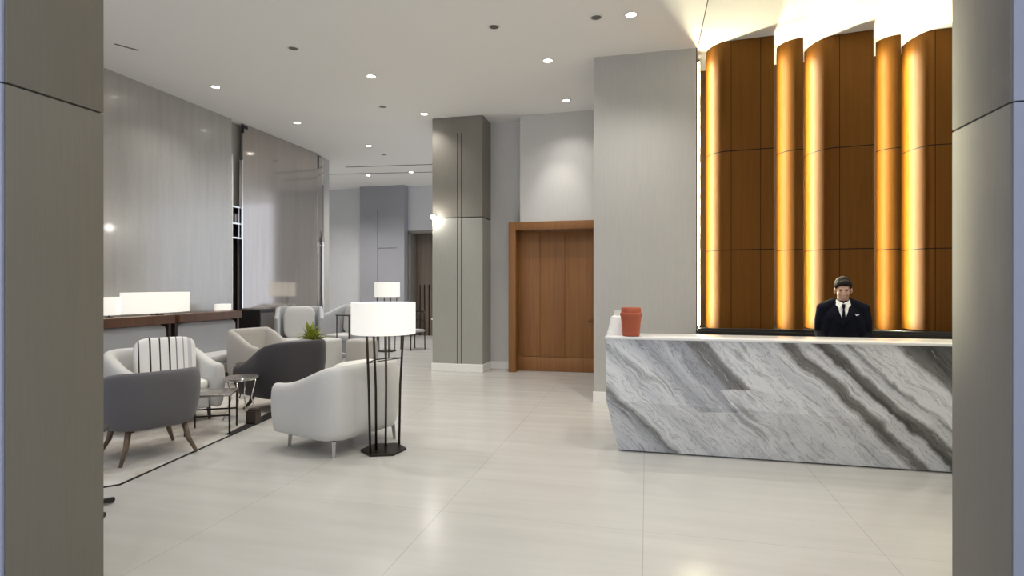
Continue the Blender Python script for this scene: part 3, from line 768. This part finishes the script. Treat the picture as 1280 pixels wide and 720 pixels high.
# ------------------------------------------------------------------ receptionist
def person():
    t = thing('person', 'receptionist in a dark suit and white shirt standing behind the marble desk, looking down', 'person', (2.01,6.52,0), math.radians(-14)); t.scale = (.93,.93,1)
    hc = Vector((0,-.045,1.53)); tilt = Matrix.Rotation(math.radians(14), 3, 'X')
    def hp(x, y, z): return hc + tilt @ Vector((x, y, z))
    bm = bmesh.new()
    ball(bm, hp(0,.015,.035), .078, .095, .085, tilt, 28, 18)           # skull
    ball(bm, hp(0,-.028,-.03), .062, .066, .082, tilt, 28, 18)          # face
    ball(bm, hp(0,-.06,-.088), .030, .027, .022, tilt)                  # chin
    for s in (-1,1):
        ball(bm, hp(s*.036,-.07,-.028), .022, .018, .018, tilt)         # cheek
        ball(bm, hp(s*.079,.012,-.015), .012, .021, .033, tilt)         # ear
        ball(bm, hp(s*.031,-.083,.028), .022, .010, .007, tilt)         # brow
    limb(bm, [hp(0,-.088,.018), hp(0,-.104,-.018), hp(0,-.108,-.03)], [.008,.011,.015], 10)
    ball(bm, hp(0,-.092,-.060), .024, .010, .006, tilt); ball(bm, hp(0,-.090,-.070), .021, .010, .006, tilt)
    limb(bm, [(0,.0,1.46),(0,.012,1.38)], [.055,.062])                   # neck
    limb(bm, [(0,.01,1.26),(0,.0,1.15),(0,0,1.02),(0,0,.92)], [.12,.135,.12,.135], 20)
    for s in (-1,1):
        limb(bm, [(s*.10,.015,1.34),(s*.190,.012,1.315),(s*.230,.04,1.07),(s*.20,-.17,.935),(s*.185,-.25,.885)], [.045,.05,.042,.032,.026])
        # hand resting on the work surface: palm, four fingers, thumb
        ball(bm, (s*.182,-.29,.868), .040, .050, .016)
        for i, (dx, L) in enumerate(((-.030,.068),(-.010,.078),(.011,.073),(.030,.058))):
            x = s*.182 + dx; y = -.325
            k = L if s < 0 else (.058,.073,.078,.068)[i]
            limb(bm, [(x,y,.872),(x+dx*.15,y-k*.45,.868),(x+dx*.2,y-k*.8,.857),(x+dx*.2,y-k,.850)], [.0092,.0086,.0078,.007], 8)
        limb(bm, [(s*.145,-.275,.868),(s*.122,-.30,.862),(s*.112,-.328,.853)], [.011,.010,.0085], 8)
        limb(bm, [(s*.09,0,.92),(s*.10,-.01,.50),(s*.10,.01,.09)], [.088,.058,.042])
        limb(bm, [(s*.10,.02,.06),(s*.11,-.13,.035)], [.04,.032])
    baked('body', bm, M['skin'], t, [('REMESH', dict(mode='VOXEL', voxel_size=.0055)), ('SMOOTH', dict(factor=.5, iterations=3))])
    # eyes
    bm = bmesh.new()
    for s in (-1,1): ball(bm, hp(s*.031,-.086,.010), .011, .006, .004, tilt)
    obj('eye', bm, M['hair'], t, True)
    # hair: cap with a fringe
    bm = bmesh.new()
    ball(bm, hp(0,.024,.052), .086, .098, .083, tilt, 28, 18); ball(bm, hp(.015,-.048,.078), .062, .038, .036, tilt); ball(bm, hp(-.04,-.045,.07), .035, .035, .03, tilt)
    for s in (-1,1): ball(bm, hp(s*.070,-.02,.045), .018, .035, .035, tilt)
    ball(bm, hp(0,.07,.0), .07, .045, .06, tilt)
    baked('hair', bm, M['hair'], t, [('REMESH', dict(mode='VOXEL', voxel_size=.005)), ('SMOOTH', dict(factor=.5, iterations=3))])
    # jacket
    bm = bmesh.new()
    limb(bm, [(0,.01,1.30),(0,.005,1.20),(0,0,1.05),(0,0,.92),(0,0,.84)], [.13,.148,.135,.15,.155], 24)
    for s in (-1,1):
        ball(bm, (s*.075,.005,1.235), .105, .118, .115); ball(bm, (s*.10,.0,.98), .07, .11, .16); ball(bm, (s*.150,.02,1.14), .075, .095, .17)
        limb(bm, [(s*.055,.03,1.395),(s*.13,.018,1.362),(s*.205,.012,1.325),(s*.225,.02,1.2),(s*.232,.045,1.06),(s*.21,-.15,.955),(s*.19,-.215,.915)], [.052,.060,.062,.060,.054,.045,.042])
    baked('jacket', bm, M['suit'], t, [('REMESH', dict(mode='VOXEL', voxel_size=.009)), ('SMOOTH', dict(factor=.6, iterations=5))])
    # shirt front, collar, tie, lapels, pocket pin
    bm = bmesh.new()
    v = [bm.verts.new(p) for p in ((-.062,-.075,1.40),(.062,-.075,1.40),(.042,-.130,1.30),(0,-.163,1.19),(-.042,-.130,1.30))] + [bm.verts.new((0,-.118,1.385)), bm.verts.new((0,-.148,1.29))]
    for q in ((0,5,6,4),(5,1,2,6),(4,6,3),(6,2,3)): bm.faces.new([v[i] for i in q])
    bmesh.ops.recalc_face_normals(bm, faces=bm.faces)
    r = bmesh.ops.solidify(bm, geom=bm.faces[:], thickness=.014)
    obj('shirt_front', bm, M['shirt'], t, True, angle=50)
    bm = bmesh.new()
    for s in (-1,1):
        v = [bm.verts.new(p) for p in ((s*.066,-.01,1.425),(s*.060,-.062,1.415),(s*.012,-.108,1.395),(s*.034,-.133,1.325),(s*.072,-.088,1.368),(s*.078,-.01,1.385))]
        bm.faces.new((v[0],v[1],v[4],v[5])); bm.faces.new((v[1],v[2],v[3],v[4]))
    bmesh.ops.recalc_face_normals(bm, faces=bm.faces); bmesh.ops.solidify(bm, geom=bm.faces[:], thickness=.007)
    obj('collar', bm, M['shirt'], t)
    bm = bmesh.new(); tube(bm, [(0,-.132,1.375),(0,-.143,1.345),(0,-.150,1.325),(0,-.166,1.25),(0,-.176,1.19),(0,-.178,1.14)], [.018,.015,.010,.019,.02,.004], 10)
    obj('tie', bm, M['suit'], t, True)
    for s in (-1,1):
        bm = bmesh.new(); P3 = ((s*.070,-.055,1.405),(s*.110,-.102,1.335),(s*.088,-.140,1.27),(s*.006,-.180,1.15),(s*.004,-.168,1.16),(s*.048,-.128,1.30))
        v = [bm.verts.new(p) for p in P3]; bm.faces.new((v[0],v[1],v[5])); bm.faces.new((v[1],v[2],v[5])); bm.faces.new((v[2],v[3],v[4],v[5]))
        bmesh.ops.recalc_face_normals(bm, faces=bm.faces); bmesh.ops.solidify(bm, geom=bm.faces[:], thickness=.010); obj('lapel', bm, M['suit'], t)
    bm = bmesh.new(); v = [bm.verts.new(p) for p in ((.105,-.133,1.285),(.125,-.126,1.272),(.150,-.118,1.282),(.148,-.118,1.270),(.120,-.130,1.258))]
    bm.faces.new(v); bmesh.ops.solidify(bm, geom=bm.faces[:], thickness=.006); obj('pocket_square', bm, M['shirt'], t)
    bm = bmesh.new()
    for s in (-1,1): limb(bm, [(s*.085,0,.90),(s*.10,-.01,.50),(s*.10,.01,.10)], [.115,.08,.066])
    ball(bm, (0,0,.90), .17, .12, .10)
    baked('trousers', bm, M['suit'], t, [('REMESH', dict(mode='VOXEL', voxel_size=.012)), ('SMOOTH', dict(factor=.6, iterations=3))])
    for s in (-1,1):
        bm = bmesh.new(); ball(bm, (s*.105,-.06,.045), .05, .14, .045); ball(bm, (s*.10,.03,.06), .045, .06, .055)
        baked('shoe', bm, M['black'], t, [('REMESH', dict(mode='VOXEL', voxel_size=.009)), ('SMOOTH', dict(factor=.5, iterations=2))])
person()

# ------------------------------------------------------------------ world, camera, view
w = bpy.data.worlds.new('World'); S.world = w; w.use_nodes = True
bg = w.node_tree.nodes['Background']; bg.inputs[0].default_value = (.82,.88,1,1); bg.inputs[1].default_value = 1.15
cam = bpy.data.cameras.new('Camera'); co = bpy.data.objects.new('Camera', cam); C.objects.link(co)
cam.sensor_width = 36; cam.lens = 36*697/1280; cam.clip_start = .05
co.location = (0,0,1.57); co.rotation_euler = (PI/2, 0, math.radians(13.55)); cam.shift_y = -3/1280
S.camera = co
S.view_settings.view_transform = 'Standard'; S.view_settings.look = 'None'; S.view_settings.gamma = 1
S.view_settings.use_curve_mapping = False; S.view_settings.exposure = 0.35
try:
    S.cycles.use_denoising = True; S.cycles.max_bounces = 10; S.cycles.diffuse_bounces = 6; S.cycles.glossy_bounces = 4
    S.cycles.sample_clamp_indirect = 6
    S.cycles.caustics_reflective = False; S.cycles.caustics_refractive = False
except Exception: pass
